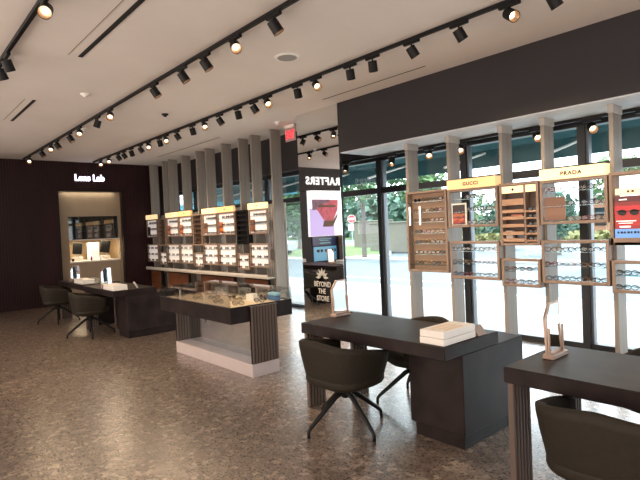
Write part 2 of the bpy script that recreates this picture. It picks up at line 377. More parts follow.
def make_head(lit):
    t = thing('track_spotlight', (0, 0, 0), '', 'spotlight'); del t['_o']
    obj('adapter', MB().rbox(-.10, .10, -.018, .018, -.03, 0, .004), 'black', t)
    obj('stem', MB().cyl((0, 0, -.03), (0, 0, -.06), .009, n=8), 'black', t)
    g = Vector((0, 0, -.075))
    hs = MB(); hs.cyl((0, 0, .035), (0, 0, -.08), .05, .052, 16, caps=False); hs.cyl((0, 0, .035), (0, 0, .03), .05, .05, 16); hs.cyl((0, 0, -.08), (0, 0, -.035), .052, .034, 16, caps=False)
    return t, hs
PROT = {}
def head(x, y, z, d, lit, label, group, energy, colr=(1, .74, .47)):
    key = (lit, tuple(round(q, 2) for q in d))
    dv = Vector(d).normalized(); q = Vector((0, 0, -1)).rotation_difference(dv)
    if key not in PROT:
        t, hs = make_head(lit)
        c = Vector((0, 0, -.092))
        hb = MB(); hb.v = [tuple(c + q @ Vector(p)) for p in hs.v]; hb.f = hs.f
        h = obj('lamp_housing', hb, 'black', t, True)
        lb = MB(); lb.cyl((0, 0, -.034), (0, 0, -.040), .025, .025, 16)
        rb_ = MB(); rb_.cyl((0, 0, -.040), (0, 0, -.077), .025, .048, 16, caps=False); rb_.v = [tuple(c + q @ Vector(p)) for p in rb_.v]; obj('lamp_reflector', rb_, 'bronze', h, True)
        lb.v = [tuple(c + q @ Vector(p)) for p in lb.v]
        obj('lamp_lens', lb, 'lens', h)
        PROT[key] = t; t.location = (x, y, z); t['label'] = label; t['group'] = group; tt = t
        L = bpy.data.lights.new('lamp_bulb', 'SPOT'); L.energy = energy; L.color = colr; L.spot_size = math.radians(84); L.spot_blend = .9; L.shadow_soft_size = .06
        lo = bpy.data.objects.new('lamp_bulb', L); COL.objects.link(lo); lo.parent = t; lo.location = c + q @ Vector((0, 0, -.09)); lo.rotation_mode = 'QUATERNION'; lo.rotation_quaternion = q
    else: tt = copy_tree(PROT[key], (x, y, z), None, label, group)
    return tt
def track(x0, x1, y, label, z=CZ):
    t = thing('lighting_track', (x0, y, z), label, 'light track', None)
    obj('rail', MB().rbox(x0, x1, y-.02, y+.02, z-.038, z-.001, .004), 'black', t)
    obj('end_cap', MB().rbox(x0-.03, x0, y-.022, y+.022, z-.042, z-.001, .003), 'black', t)
    return t
ORD = ['first', 'second', 'third', 'fourth', 'fifth', 'sixth', 'seventh', 'eighth', 'ninth', 'tenth', 'eleventh', 'twelfth', 'thirteenth', 'fourteenth', 'fifteenth',
       'sixteenth', 'seventeenth', 'eighteenth', 'nineteenth', 'twentieth', 'twenty-first', 'twenty-second', 'twenty-third', 'twenty-fourth', 'twenty-fifth']
AIM_W = (.30, .55, -1); AIM_W2 = (-.25, .42, -1); AIM_F = (-.35, -.25, -1); AIM_C = (.95, -.42, -.75)
track(-13.45, 3.5, 4.28, 'long black lighting track on the ceiling nearest the windows')
track(-13.53, 3.5, 2.73, 'long black lighting track in the middle of the ceiling')
track(-9.0, 3.5, 1.1, 'black lighting track at the top left corner of the ceiling')
T2 = [(-12.954, 1), (-12.379, 1), (-11.756, 0), (-11.415, 0), (-10.975, 0), (-10.475, 0), (-10.065, 1), (-9.524, 0), (-9.238, 1), (-8.769, 0), (-8.163, 0), (-7.728, 1), (-7.237, 0), (-6.682, 0), (-6.25, 0), (-5.905, 1), (-5.228, 0), (-4.852, 1), (-4.243, 2), (-3.887, 0), (-3.338, 0), (-2.769, 0), (-2.256, 1), (-1.878, 0)]
for i, (x, l) in enumerate(T2):
    d = AIM_C if l == 1 else (AIM_W2 if l == 2 or i % 3 == 1 else AIM_W)
    head(x, 4.28, CZ-.038, d, l == 1, 'black spotlight %s, %s from the back wall on the window-side track' % ('with glowing lens' if l == 1 else 'turned away', ORD[i]), 'spotlights on the window-side track', 84 if l != 1 else 15)
T1 = [(-12.971, 1), (-11.835, 0), (-11.114, 1), (-10.659, 0), (-9.808, 0), (-9.247, 1), (-8.30, 2), (-7.741, 1), (-6.152, 0), (-5.381, 0), (-4.856, 0), (-4.254, 1), (-3.618, 0)]
for i, (x, l) in enumerate(T1):
    d = AIM_C if l == 1 else (AIM_F if l == 2 else AIM_W)
    head(x, 2.73, CZ-.038, d, l == 1, 'black spotlight %s, %s from the back wall on the middle track' % ('with glowing lens' if l == 1 else 'pointing down', ORD[i]), 'spotlights on the middle track', 84 if l != 1 else 15)
for i, (x, l) in enumerate([(-6.3, 0), (-5.95, 0), (-4.40, 1)]):
    head(x, 1.1, CZ-.038, AIM_C if l else AIM_W2, bool(l), 'black cylinder spotlight on the top left track, ' + ('lens showing, at the frame top' if l else ['farthest one', 'one nearest the farthest'][i]), 'spotlights on the top left track', 42)
track(-6.9, 3.0, 6.25, 'short black lighting track under the soffit in front of the window heads', 2.79)
TW = [(-6.40, 0), (-5.35, 0), (-4.628, 1), (-4.096, 1), (-2.989, 1), (-2.349, 1), (-1.80, 1)]
for i, (x, l) in enumerate(TW):
    head(x, 6.25, 2.752, (.62, -.80, -.62) if l else (.2, -.5, -1), bool(l), 'small black spotlight under the soffit by the window head, %s from the mirror column' % ORD[i], 'spotlights under the window soffit', 9)
# lights further into the shop on the same tracks, outside the frame, are replaced by the added fill lights

ex = thing('exit_sign', (-7.48, 5.9, 3.28), 'red lit EXIT sign hung from the ceiling beside the last fin', 'sign')
obj('ceiling_bracket', MB().rbox(-7.62, -7.34, 5.88, 5.94, 3.52, CZ, .004), 'sensor', ex)
obj('sign_panel', MB().rbox(-7.63, -7.33, 5.90, 5.915, 3.27, 3.52, .003), 'exitpanel', ex)
obj('sign_letters', text_mb('EXIT', .20, lambda a, b, c: (-7.48+a, 5.898-c, 3.325+b), .006, .62, .006), 'exitred', ex)

# ================================================================ MIRROR COLUMN
mc = thing('mirror_panel', (-6.31, 5.53, 0), 'tall floor-to-ceiling mirror panel at the end of the bulkhead with silver lettering', 'mirror')
obj('mirror_backing', MB().box(-6.82, -5.80, 5.535, 5.58, 0.01, CZ-.002), 'black', mc)
obj('mirror_sheet', MB().box(-6.82, -5.802, 5.529, 5.534, 0.01, 2.27).box(-6.82, -5.802, 5.529, 5.534, 2.278, CZ-.002), 'mirror', mc)
def onmirror(cx, cz): return lambda a, b, c: (cx+a, 5.527-c, cz+b)
for t_, cz, cx, s_ in (('BEYOND', .67, -6.33, .12), ('THE', .555, -6.345, .12), ('STORE', .435, -6.33, .12)):
    obj('lettering', text_mb(t_, s_, onmirror(cx, cz), .003, .86, .002), 'silver', mc)
b = MB()
for k in range(7):
    a = PI*k/6; dx, dz = math.cos(a), math.sin(a); px, pz = -dz, dx
    w = .022
    b.prism([(dx*.03, dz*.03), (dx*.09+px*w, dz*.09+pz*w), (dx*.16, dz*.16), (dx*.09-px*w, dz*.09-pz*w)], .003, lambda p, q, h: (-6.33+p, 5.527-h, .82+q))
obj('flower_emblem', b, 'silver', mc)

# sign wall elements seen in the mirror (on the return wall at x = -12.5)
XS = -12.498
tag(obj('wall_sign', text_mb('LENSCRAFTERS', .34, lambda a, b, c: (XS+c+.004, .66+a, 3.04+b), .02, 1.0, .012, 'RIGHT', 1.16), 'whitelite'),
    'white lit capital letters LENSCRAFTERS on the dark wall, reversed in the mirror', 'sign')
ps = thing('poster_screen', (XS, -.4, 1.36), 'tall white screen with a lilac and red portrait picture, seen in the mirror', 'screen')
obj('screen_face', MB().box(XS, XS+.03, -1.5, .64, 1.36, 2.84), 'screenwhite', ps)
obj('lilac_picture', MB().box(XS+.03, XS+.034, -.48, .582, 1.37, 2.26), 'screenlilac', ps)
PP = lambda x_, h0: (lambda a, q, h: (XS+h0+h, a, q))
obj('face_print', MB().prism([(.446, 2.54), (-.671, 2.54), (-.644, 2.22), (-.426, 1.862), (-.2, 1.80), (-.017, 1.882), (.228, 2.18), (.36, 2.3)], .004, PP(0, .035)), mat('red_face_print', (.45, .06, .10), .4, emit=(.42, .05, .10), es=.45, var=.5, scale=5), ps)
obj('hair_print', MB().prism([(.47, 2.55), (-.30, 2.55), (-.30, 2.47), (.0, 2.40), (.30, 2.22), (.46, 2.2)], .003, PP(0, .040)), mat('mauve_hair_print', (.16, .08, .13), .4, emit=(.16, .07, .13), es=.4, var=.5, scale=9), ps)
obj('glasses_print', MB().box(XS+.044, XS+.047, -.55, .20, 2.30, 2.37), 'printbrown', ps)
obj('collar_print', MB().prism([(-.017, 1.86), (-.426, 1.86), (-.644, 2.12), (-.617, 1.98), (-.40, 1.66), (.037, 1.66)], .003, PP(0, .041)), 'printbrown', ps)
pn = thing('info_screen', (XS, 0, 1.08), 'dark navy screen with teal lines of writing, below the white screen in the mirror', 'screen')
obj('screen_face', MB().box(XS, XS+.03, -.5, .50, 1.06, 1.34), 'screennavy', pn)
obj('text_line', MB().box(XS+.03, XS+.033, -.3, .25, 1.26, 1.275).box(XS+.03, XS+.033, -.2, .2, 1.21, 1.225).box(XS+.03, XS+.033, -.26, .2, 1.12, 1.145), 'teal', pn)
pb = thing('blue_placard', (XS, 0, .6), 'blue placard with black figures, lowest panel in the mirror', 'placard')
obj('placard_face', MB().box(XS, XS+.03, -.52, .46, .56, 1.02), 'screenblue', pb)
b = MB()
for k, (y0, w) in enumerate(((.34, .12), (.18, .10), (-.02, .07), (-.16, .07), (-.30, .07), (-.42, .07))): b.box(XS+.03, XS+.033, y0-w, y0, .84, .93)
obj('figure_marks', b, 'printblack', pb)
rk = thing('shelf_unit', (-12.3, -.8, 0), 'brown shelf unit with white bands, at the right edge of the mirror', 'shelf')
obj('carcass', MB().rbox(-12.46, -12.1, -1.3, -.62, 0, 1.33, .01), 'brown', rk)
for z in (.60, .85, 1.15): obj('white_shelf', MB().box(-12.1, -12.05, -1.3, -.62, z, z+.09), 'white', rk)

# ================================================================ FINS
FX = [-13.64, -12.82, -12.45, -11.71, -10.95, -10.50, -9.78, -9.10, -8.64, -7.97]
FIN_L = 'tall grey wooden fin board in the far row, %s from the back wall'
fp = None
for i, x in enumerate(FX):
    if fp is None:
        fp = tag(obj('display_fin', MB().rbox(x-.02, x+.02, 5.79, 6.03, 0, CZ-.002, .004), 'fin'), FIN_L % ORD[i], 'fin', 'grey fins of the far display')
        f0 = fp.location.copy(); x00 = x
    else:
        fp2 = copy_tree(fp, (f0.x + x-x00, f0.y, f0.z), None, (FIN_L % ORD[i]) if i < 9 else 'tall grey wooden fin nearest the exit sign, ending the far row')
RFX = [-4.685, -3.985, -3.228, -2.71, -1.99]
fr = None
for i, x in enumerate(RFX):
    lab = 'short grey wooden fin board under the bulkhead, %s from the mirror column' % ORD[i]
    if fr is None:
        fr = tag(obj('display_post', MB().rbox(x-.022, x+.022, 5.79, 6.03, 0, 2.76, .004), 'fin'), lab, 'fin', 'grey fins under the bulkhead')
        cpb = obj('post_capital', MB(), 'finr', fr) if False else None
        r0 = fr.location.copy(); rx0 = x
        me = MB().rbox(-.03, .03, -.13, .13, 2.70, 2.79, .004)
        cobj = obj('post_capital', me, 'finr', None); cobj.location = (0, 0, 0)
        # top-level origin shift undone: place relative to the post
        cobj.parent = fr; cobj.location = (0, 0, 2.70)
    else: copy_tree(fr, (r0.x + x-rx0, r0.y, r0.z), None, lab)

# ================================================================ EYEWEAR
def eyewear_mb(scale=1.0):
    w = .060*scale; h = .021*scale; g = MB()
    for s in (-1, 1):
        cx = s*.034*scale
        pts = [(cx+.028*scale*math.cos(t)*(1+.08*math.cos(2*t)), 0, .024*scale+h*math.sin(t)) for t in [2*PI*k/12 for k in range(12)]]
        g.tube(pts, .0040*scale, 5, True)
        g.tube([(s*.062*scale, .002, .034*scale), (s*.067*scale, .011*scale, .034*scale), (s*.03*scale, (.018+.003*s)*scale, .031*scale), (-s*.045*scale, (.020+.003*s)*scale, .020*scale)], .0024*scale, 4)
    g.tube([(-.008*scale, 0, .030*scale), (0, -.003, .033*scale), (.008*scale, 0, .030*scale)], .0022*scale, 4)
    return g
def lens_mb(scale=1.0):
    g = MB()
    for s in (-1, 1):
        cx = s*.034*scale
        g.prism([(cx+.027*scale*math.cos(t), .024*scale+.020*scale*math.sin(t)) for t in [2*PI*k/12 for k in range(12)]], .0012, lambda a, b_, c: (a, c, b_))
    return g
EP = {}
NE = [0]
def eyeglasses(x, y, z, rz, label, group, sun_=False, sc=1.05, col=None):
    c = col if col is not None else random.choice([0, 0, 1, 2, 3, 4, 5, 0, 1, 3])
    k = (sun_, c)
    lab = label.replace('%C', EYEN[c])
    if k not in EP:
        o = obj('sunglasses' if sun_ else 'eyeglasses', eyewear_mb(sc), EYEM[c]); o.location = (x, y, z)
        # mesh origin: centre of its base, copies share the data
        tag(o, lab, 'sunglasses' if sun_ else 'eyeglasses', group)
        l = MB(); src = lens_mb(sc)
        oc = Vector(o['_o']); l.v = [tuple(Vector(p)-oc) for p in src.v]; l.f = src.f
        me = bpy.data.meshes.new('lens'); me.from_pydata(l.v, [], l.f); me.materials.append(MT['lensdark'] if sun_ else MT['lensclear'])
        lo = bpy.data.objects.new('lens', me); COL.objects.link(lo); lo.parent = o
        o.rotation_euler = (0, 0, rz); EP[k] = o
    else:
        o = copy_tree(EP[k], (x, y, z), rz, lab, group)
    NE[0] += 1
    return o

# ================================================================ WALL DISPLAY CASES
YF, YD = 5.67, 5.788
FARD = 5.712          # front and back of a case
FT = .032
def case_frame(b, x0, x1, z0, z1):
    b.rbox(x0, x0+FT, YF, YD, z0, z1, .003).rbox(x1-FT, x1, YF, YD, z0, z1, .003)
    b.rbox(x0+FT, x1-FT, YF, YD, z0, z0+FT, .003).rbox(x0+FT, x1-FT, YF, YD, z1-FT, z1, .003)
POSN = {2: ['on the left', 'on the right'], 3: ['on the left', 'in the middle', 'on the right'], 4: ['leftmost', 'second from left', 'third from left', 'rightmost'],
        5: ['leftmost', 'second from left', 'centre', 'fourth from left', 'rightmost']}
ROWN = {2: ['top shelf', 'bottom shelf'], 3: ['top shelf', 'middle shelf', 'bottom shelf'], 7: ['top row', 'second row', 'third row', 'fourth row', 'fifth row', 'sixth row', 'bottom row']}
def case(x0, x1, z0, z1, label, group, where, sign=None, back=None, rows=(), n=4, signtext=None, poster=None, sunrow=None, xs=None, col=None):
    """where: short phrase that names the case in the labels of its eyewear"""
    global YD
    YD = FARD if group == GC else 5.788
    t = thing('display_case', ((x0+x1)/2, YF, z0), label, 'display case', group)
    b = MB(); case_frame(b, x0, x1, z0, z1); obj('frame', b, 'case', t)
    if YD == FARD: obj('mounting_rail', MB().box(x0+.03, x1-.03, YD, 5.791, z0+.08, z0+.12).box(x0+.03, x1-.03, YD, 5.791, z1-.12, z1-.08), 'finr', t)
    if sign:
        s = obj('light_box', MB().rbox(x0+.008, x1-.008, YF-.015, YD, z1, z1+.122, .004), sign, t)
        if signtext:
            cx = (x0+x1)/2
            obj('sign_letters', text_mb(signtext, .058, lambda a, b_, c: (cx+a, YF-.0165-c, z1+.04+b_), .002, 1.1, .0022, 'CENTER', 1.15), 'printblack', s)
        else:
            cx = (x0+x1)/2
            obj('sign_mark', MB().box(cx-.03, cx-.008, YF-.018, YF-.0155, z1+.05, z1+.075).box(cx+.008, cx+.03, YF-.018, YF-.0155, z1+.05, z1+.075), 'printbrown', s)
    if back: obj('back_panel', MB().box(x0+FT, x1-FT, YD-.012, YD-.002, z0+FT, z1-FT), back, t)
    X0, X1 = xs or (x0+.05, x1-.05)
    for ri, z in enumerate(rows):
        if z > z0+FT+.01: obj('glass_shelf', MB().box(x0+FT, x1-FT, YF+.004, YD-.014, z-.007, z), 'shelf', t)
        zz = z if z > z0+FT+.01 else z0+FT
        for k in range(n):
            if n > 1: x = X0+.045+(X1-X0-.09)*k/(n-1)
            else: x = (X0+X1)/2
            sg = sunrow is not None and ri in sunrow and (k == 0 or sunrow == 'all')
            eyeglasses(x+random.uniform(-.006, .006), YF+(.048 if YD > 5.75 else .008), zz+.0005, random.uniform(-.08, .08)+random.choice([0, 0, .0]),
                ('dark sunglasses' if sg else '%C eyeglasses') + ', %s, %s of the %s' % (POSN[n][k] if n > 1 else 'alone', ROWN[len(rows)][ri], where),
                'eyewear in the ' + where, sg, (.95 if n >= 4 else 1.1), 0 if sg else col)
    if poster:
        px0, px1, pz0, pz1, pm = poster
        obj('picture_card', MB().rbox(px0, px1, YF+.012, YF+.022, pz0, pz1, .001), pm, t)
        if pm == 'poster_flower': obj('card_holder', MB().rbox(px0-.02, px1+.02, YF+.024, YF+.03, pz0-.02, pz1+.02, .001), 'white', t)
    return t
GC = 'display cases of the far group'; GN = 'display cases under the bulkhead'
UP = (1.57, 2.06); LOW = (.91, 1.39); SM = (.85, 1.18)
R3U = (1.93, 1.77, 1.60); R3L = (1.265, 1.10, .94); R2 = (1.03, .88)
# far group: lit sign on top, white back
U = [(-13.75, -13.07), (-12.49, -11.81), (-11.78, -11.10), (-10.57, -9.93), (-9.89, -9.19), (-8.66, -8.01)]
for i, (x0, x1) in enumerate(U):
    o_ = ORD[i]
    pw = {1: 'poster_orange', 2: 'poster_orange', 3: 'poster_brown', 4: 'poster_orange', 5: 'poster_brown', 0: 'printblack'}[i]
    case(x0, x1, *UP, 'upper display case with lit %s sign, %s from the back wall in the far group' % ('orange' if i in (2, 4) else 'yellow', o_), GC, '%s lit case from the back' % o_,
         'sign_o' if i in (2, 4) else 'sign_y', 'frost_glow', R3U, 3, poster=(x0+.06, x0+.20, 1.62, 1.86, pw), xs=(x0+.22, x1-.04))
    case(x0, x1, *LOW, 'lower white-backed display case without a sign, %s from the back wall in the far group' % o_, GC, '%s lower case from the back' % o_,
         None, 'frost_glow', R3L, 3)
D = [(-12.97, -12.56, 1.34, 2.06), (-11.06, -10.61, 1.35, 2.08), (-9.13, -8.70, 1.37, 2.07)]
for i, (x0, x1, z0, z1) in enumerate(D):
    YD = 5.788; t = thing('tray_cabinet', ((x0+x1)/2, YF, z0), ['narrow brown tray cabinet nearest the back wall', 'narrow brown tray cabinet in the middle of the far group', 'narrow near-black tray cabinet left of the nearest far-group sign'][i], 'cabinet', 'narrow tray cabinets of the far group')
    b = MB(); case_frame(b, x0, x1, z0, z1); obj('frame', b, 'case' if i < 2 else 'black', t)
    obj('mounting_rail', MB().box(x0+.03, x1-.03, 5.786, 5.791, z0+.1, z0+.14).box(x0+.03, x1-.03, 5.786, 5.791, z1-.14, z1-.1), 'finr', t)
    obj('back_panel', MB().box(x0+FT, x1-FT, YD-.05, YD-.002, z0+FT, z1-FT), 'darkbrown' if i != 2 else 'black', t)
    for k in range(6):
        z = z0+.06+k*.105
        obj('tray', MB().box(x0+FT, x1-FT, YF+.02, YD-.05, z, z+.012).box(x0+FT, x1-FT, YF+.01, YF+.02, z, z+.03), 'black' if i == 2 else 'darkbrown', t)
    case(x0, x1, *SM, 'small white-backed case hung below a narrow tray cabinet, %s from the back wall' % ORD[i], GC, '%s small case from the back' % ORD[i],
         None, 'frost_glow', R2, 2)
# near group
B1 = (-4.63, -3.955)
t = case(*B1, .975, 2.085, 'large brown-backed display case without a sign, nearest the mirror column', GN, 'large brown case', None, 'brown',
     (1.94, 1.795, 1.66, 1.51, 1.365, 1.22, 1.075), 4, sunrow=(0, 3, 4), xs=(-4.50, -3.99))
for xx in (-4.595, -4.42): obj('light_strip', MB().box(xx, xx+.018, YF+.02, YF+.035, 1.62, 1.88), 'whitelite', t)
case(-3.935, -3.225, *UP, 'upper display case with lit orange sign reading GUCCI'.replace(' reading GUCCI', '')+' and a dark flower picture', GN, 'case with orange sign', 'sign_o', None, R3U, 4, 'GUCCI',
     (-3.87, -3.69, 1.61, 1.86, 'poster_flower'), xs=(-3.66, -3.25))
case(-3.925, -3.225, *LOW, 'lower open display case below the orange sign case', GN, 'open case below orange sign case', None, None, R3L, 5)
case(-3.20, -2.725, *SM, 'small open display case below the wooden drawer cabinet', GN, 'small case below drawer cabinet', None, None, R2, 4)
case(-2.705, -2.0, *UP, 'upper display case with wide lit yellow sign and a brown picture card', GN, 'case with wide yellow sign', 'sign_y', None, R3U, 5, 'PRADA',
     (-2.66, -2.43, 1.615, 1.87, 'poster_brown'), xs=(-2.66, -2.03))
case(-2.705, -2.0, *LOW, 'lower open display case below the wide yellow sign case', GN, 'open case below yellow sign case', None, None, R3L, 5)
case(-1.98, -1.50, *SM, 'small open display case at the right edge of the frame', GN, 'small case at right edge', None, None, R2, 3)
# drawer cabinet
YD = 5.788
x0, x1, z0, z1 = -3.20, -2.72, 1.335, 2.075
t = thing('drawer_cabinet', ((x0+x1)/2, YF, z0), 'wooden cabinet of shallow open trays between the orange and yellow signs', 'cabinet')
b = MB(); case_frame(b, x0, x1, z0, z1); b.box(-2.90, -2.88, YF+.01, YD-.02, z0+FT, z1-FT); obj('frame', b, 'case', t)
obj('back_panel', MB().box(x0+FT, x1-FT, YD-.02, YD-.002, z0+FT, z1-FT), 'darkbrown', t)
obj('light_strip', MB().box(x0+FT, -2.905, YF+.01, YF+.02, 1.955, 2.035).box(-2.875, x1-FT, YF+.01, YF+.02, 1.955, 2.035), 'sign_y', t)
obj('brand_mark', MB().prism([(-3.03+.016*math.cos(a), 1.995+.016*math.sin(a)) for a in [2*PI*k/12 for k in range(12)]], .002, lambda p, q, h: (p, YF+.008-h, q)), 'printblack', t)
for k, z in enumerate((1.81, 1.72, 1.64, 1.55, 1.46, 1.38)):
    obj('tray', MB().box(x0+FT, -2.902, YF+.012, YD-.022, z, z+.012).rbox(x0+FT, -2.902, YF+.005, YF+.017, z, z+(.075 if k == 0 else .04), .002), 'brown', t)
    if k: obj('tray', MB().box(-2.878, x1-FT, YF+.012, YD-.022, z, z+.012).rbox(-2.878, x1-FT, YF+.005, YF+.017, z, z+.02, .002), 'brown', t)
    if k: eyeglasses(-2.815, YF+.055, z+.0125, 0, 'dark sunglasses on the right-hand tray, %s from the top of the drawer cabinet' % ORD[k-1], 'sunglasses in the drawer cabinet', True, .8, 0)
for (px, pz, w, h, m_, lab) in ((-3.0, 1.652, .14, .05, 'poster_orange', 'small patterned eyewear box on the third tray of the drawer cabinet'),
                                (-2.95, 1.392, .09, .075, 'eyecase', 'dark navy eyewear case on the bottom tray of the drawer cabinet'),
                                (-3.1, 1.392, .09, .12, 'finr', 'grey card standing on the bottom tray of the drawer cabinet')):
    if m_ == 'eyecase': m_ = EYEM[2]
    tag(obj('eyewear_box', MB().rbox(px-w/2, px+w/2, YF+.03, YF+.08, pz+.0005, pz+h, .004), m_), lab, 'box')
# right-hand cabinet cut by the frame
x0, x1, z0, z1 = -1.985, -1.30, 1.335, 2.075
t = thing('picture_case', ((x0+x1)/2, YF, z0), 'display case at the right edge with a red sunglasses picture and blue band', 'display case')
b = MB(); case_frame(b, x0, x1, z0, z1); b.box(x0, x1, YF, YD, z0, z0+.075); obj('frame', b, 'case', t)
obj('mirror_back', MB().box(x0+FT, x1-FT, YD-.012, YD-.002, z0+.075, z1-FT), 'mirror', t)
s_ = obj('light_strip', MB().box(x0+.05, x1-FT, YF+.02, YF+.05, 1.845, 1.905), 'sign_y', t)
obj('sign_mark', MB().cyl((-1.815, YF+.0195, 1.875), (-1.815, YF+.0175, 1.875), .014, n=12).cyl((-1.775, YF+.0195, 1.875), (-1.775, YF+.0175, 1.875), .014, n=12), 'printbrown', s_)
pc = obj('red_picture', MB().box(-1.945, -1.66, YF+.02, YF+.032, 1.50, 1.83), 'poster_red', t)
b = MB()
for cx in (-1.875, -1.765): b.prism([(cx+.042*math.cos(a), 1.665+.03*math.sin(a)) for a in [2*PI*k/14 for k in range(14)]], .003, lambda p, q, h: (p, YF+.018-h, q))
b.box(-1.93, -1.71, YF+.015, YF+.018, 1.675, 1.683)
obj('sunglasses_print', b, 'printblack', pc)
obj('white_caption', MB().box(-1.93, -1.75, YF+.016, YF+.019, 1.575, 1.583).box(-1.91, -1.78, YF+.016, YF+.019, 1.555, 1.561).box(-1.90, -1.80, YF+.016, YF+.019, 1.515, 1.53).box(-1.90, -1.83, YF+.016, YF+.019, 1.79, 1.80), 'whitelite', pc)
bb = obj('blue_band', MB().box(-1.945, -1.66, YF+.015, YF+.03, 1.40, 1.50), mat('blue_caption_band', (.12, .3, .7), .4, emit=(.12, .3, .7), es=.35), t)
b = MB()
for k in range(8): b.box(-1.92+k*.03, -1.905+k*.03+(.006 if k % 2 else 0), YF+.012, YF+.0148, 1.455, 1.475)
obj('caption_marks', b, 'printblack', bb)
obj('side_card', MB().box(-1.65, -1.40, YF+.02, YF+.03, 1.44, 1.80), 'screennavy', t)

# far ledge with stands and the brown panels behind it
lg = thing('display_ledge', (-11.0, 5.80, .70), 'long narrow glass ledge under the far display cases', 'ledge')
obj('ledge_board', MB().rbox(-13.75, -7.99, 5.60, 5.788, .70, .735, .004), 'finr', lg)
obj('ledge_rail', MB().rbox(-13.75, -7.99, 5.60, 5.612, .735, .78, .002), 'frost_plain', lg)
k = 0
for x in [-13.6+.235*i for i in range(24)]:
    eyeglasses(x, 5.70, .7355, random.uniform(-.2, .2), '%%C eyeglasses on the long ledge, %s from back wall' % ORD[k], 'eyewear on the long ledge', False, 1.0); k += 1
pm_ = mat('red_brown_panel', (.16, .055, .025), .4, var=.25, scale=3, stretch=(1, 1, 4))
for i, (x0, x1) in enumerate(((-13.75, -13.1), (-12.68, -11.5), (-10.9, -9.4), (-9.02, -8.15))):
    t = thing('low_cabinet', ((x0+x1)/2, 5.76, 0), 'low red-brown wooden cabinet front under the far ledge, %s from the back wall' % ORD[i], 'cabinet', 'low cabinets under the far ledge')
    obj('cabinet_body', MB().rbox(x0, x1, 5.745, 5.788, 0.0, .70, .004), 'black', t)
    n_ = 1 if x1-x0 < .9 else 2
    for k in range(n_):
        a = x0+.02+(x1-x0-.04)*k/n_; c = x0+.02+(x1-x0-.04)*(k+1)/n_-.01
        obj('drawer_front', MB().rbox(a, c, 5.73, 5.744, .36, .65, .003), pm_, t); obj('drawer_front', MB().rbox(a, c, 5.73, 5.744, .04, .35, .003), pm_, t)
sr = thing('ribbed_screen', (-10.9, 6.1, 0), 'tall pale grey ribbed screen closing the windows behind the far display', 'screen')
obj('screen_board', MB().box(-13.75, -8.02, 6.12, 6.14, 0, 2.17), 'frost_plain', sr)
b = MB(); x = -13.72
while x < -8.06: b.box(x, x+.03, 6.09, 6.12, 0, 2.17); x += .075
obj('screen_ribs', b, 'frost_plain', sr)

# ================================================================ DESKS
def make_desk():
    """origin at the front left floor corner; desktop 1.565 x .69"""
    t = thing('desk', (0, 0, 0), '', 'desk', None); del t['_o']
    W, Dp, H, T = 1.565, .71, .785, .095
    obj('desktop', MB().rbox(0, W, 0, Dp, H-T, H, .005), 'desk', t)
    obj('pedestal', MB().rbox(W-.49, W, .21, 1.08, .10, H-T-.001, .005), 'desk', t)
    obj('plinth', MB().rbox(W-.455, W-.015, .225, 1.05, 0, .10, .003), 'desk', t)
    for y0, xo in ((.03, 0), (.50, .11)):
        b = MB().box(xo+.012, xo+.034, y0+.006, y0+.20, 0, H-T)
        g = obj('leg', b, 'slatdark', t)
        s = MB()
        for k in range(6): s.rbox(xo+.006, xo+.044, y0+k*.036, y0+k*.036+.022, 0, H-T-.001, .003)
        obj('leg_fluting', s, 'slat', g)
    return t
DK = make_desk(); DK.location = (-3.65, 2.905, 0); DK['label'] = 'dark desk in the centre with a white tray stack on its corner'
copy_tree(DK, (-1.565, 2.75, 0), None, 'dark desk at the right edge of the frame carrying a chamfered bronze mirror')
copy_tree(DK, (-9.74, 2.775, 0), None, 'dark desk beyond the glass showcase, nearer of the two far desks')
copy_tree(DK, (-11.45, 2.80, 0), None, 'dark desk farthest away, in front of the lit alcove')
for o in [o for o in COL.objects if o.name.startswith('desk') and o.parent is None and o.get('category') == 'desk']: o['group'] = 'dark desks along the floor'

# trays / boxes on desks
def tray(x0, y0, sx, sy, h, z, label, detail=True):
    t = thing('white_tray_stack', (x0, y0, z), label, 'box')
    obj('lower_tray', MB().rbox(x0, x0+sx, y0, y0+sy, z+.0008, z+h*.48, .004), 'white', t)
    obj('upper_tray', MB().rbox(x0+.002, x0+sx-.002, y0+.002, y0+sy-.002, z+h*.5, z+h, .004), 'white', t)
    if detail:
        for k in range(3):
            obj('slot', MB().box(x0+.05+k*.055, x0+.08+k*.055, y0+.06, y0+sy-.12, z+h, z+h+.002), 'felt', t)
    return t
tray(-2.315, 2.93, .21, .40, .10, .785, 'stack of two white slotted trays on the corner of the centre desk')
tag(obj('folded_card', MB().prism([(-.05, 0), (.05, 0), (0, .07)], .11, lambda a, b_, c: (-2.15+a, 3.36+c, .786+b_)), 'rose'), 'small folded bronze tent card behind the white trays on the centre desk', 'card')
tray(-8.70, 2.80, .50, .22, .085, .785, 'white tray box on the nearer of the two far desks', False)
tray(-10.5, 2.85, .52, .22, .085, .785, 'white tray box on the farthest desk', False)
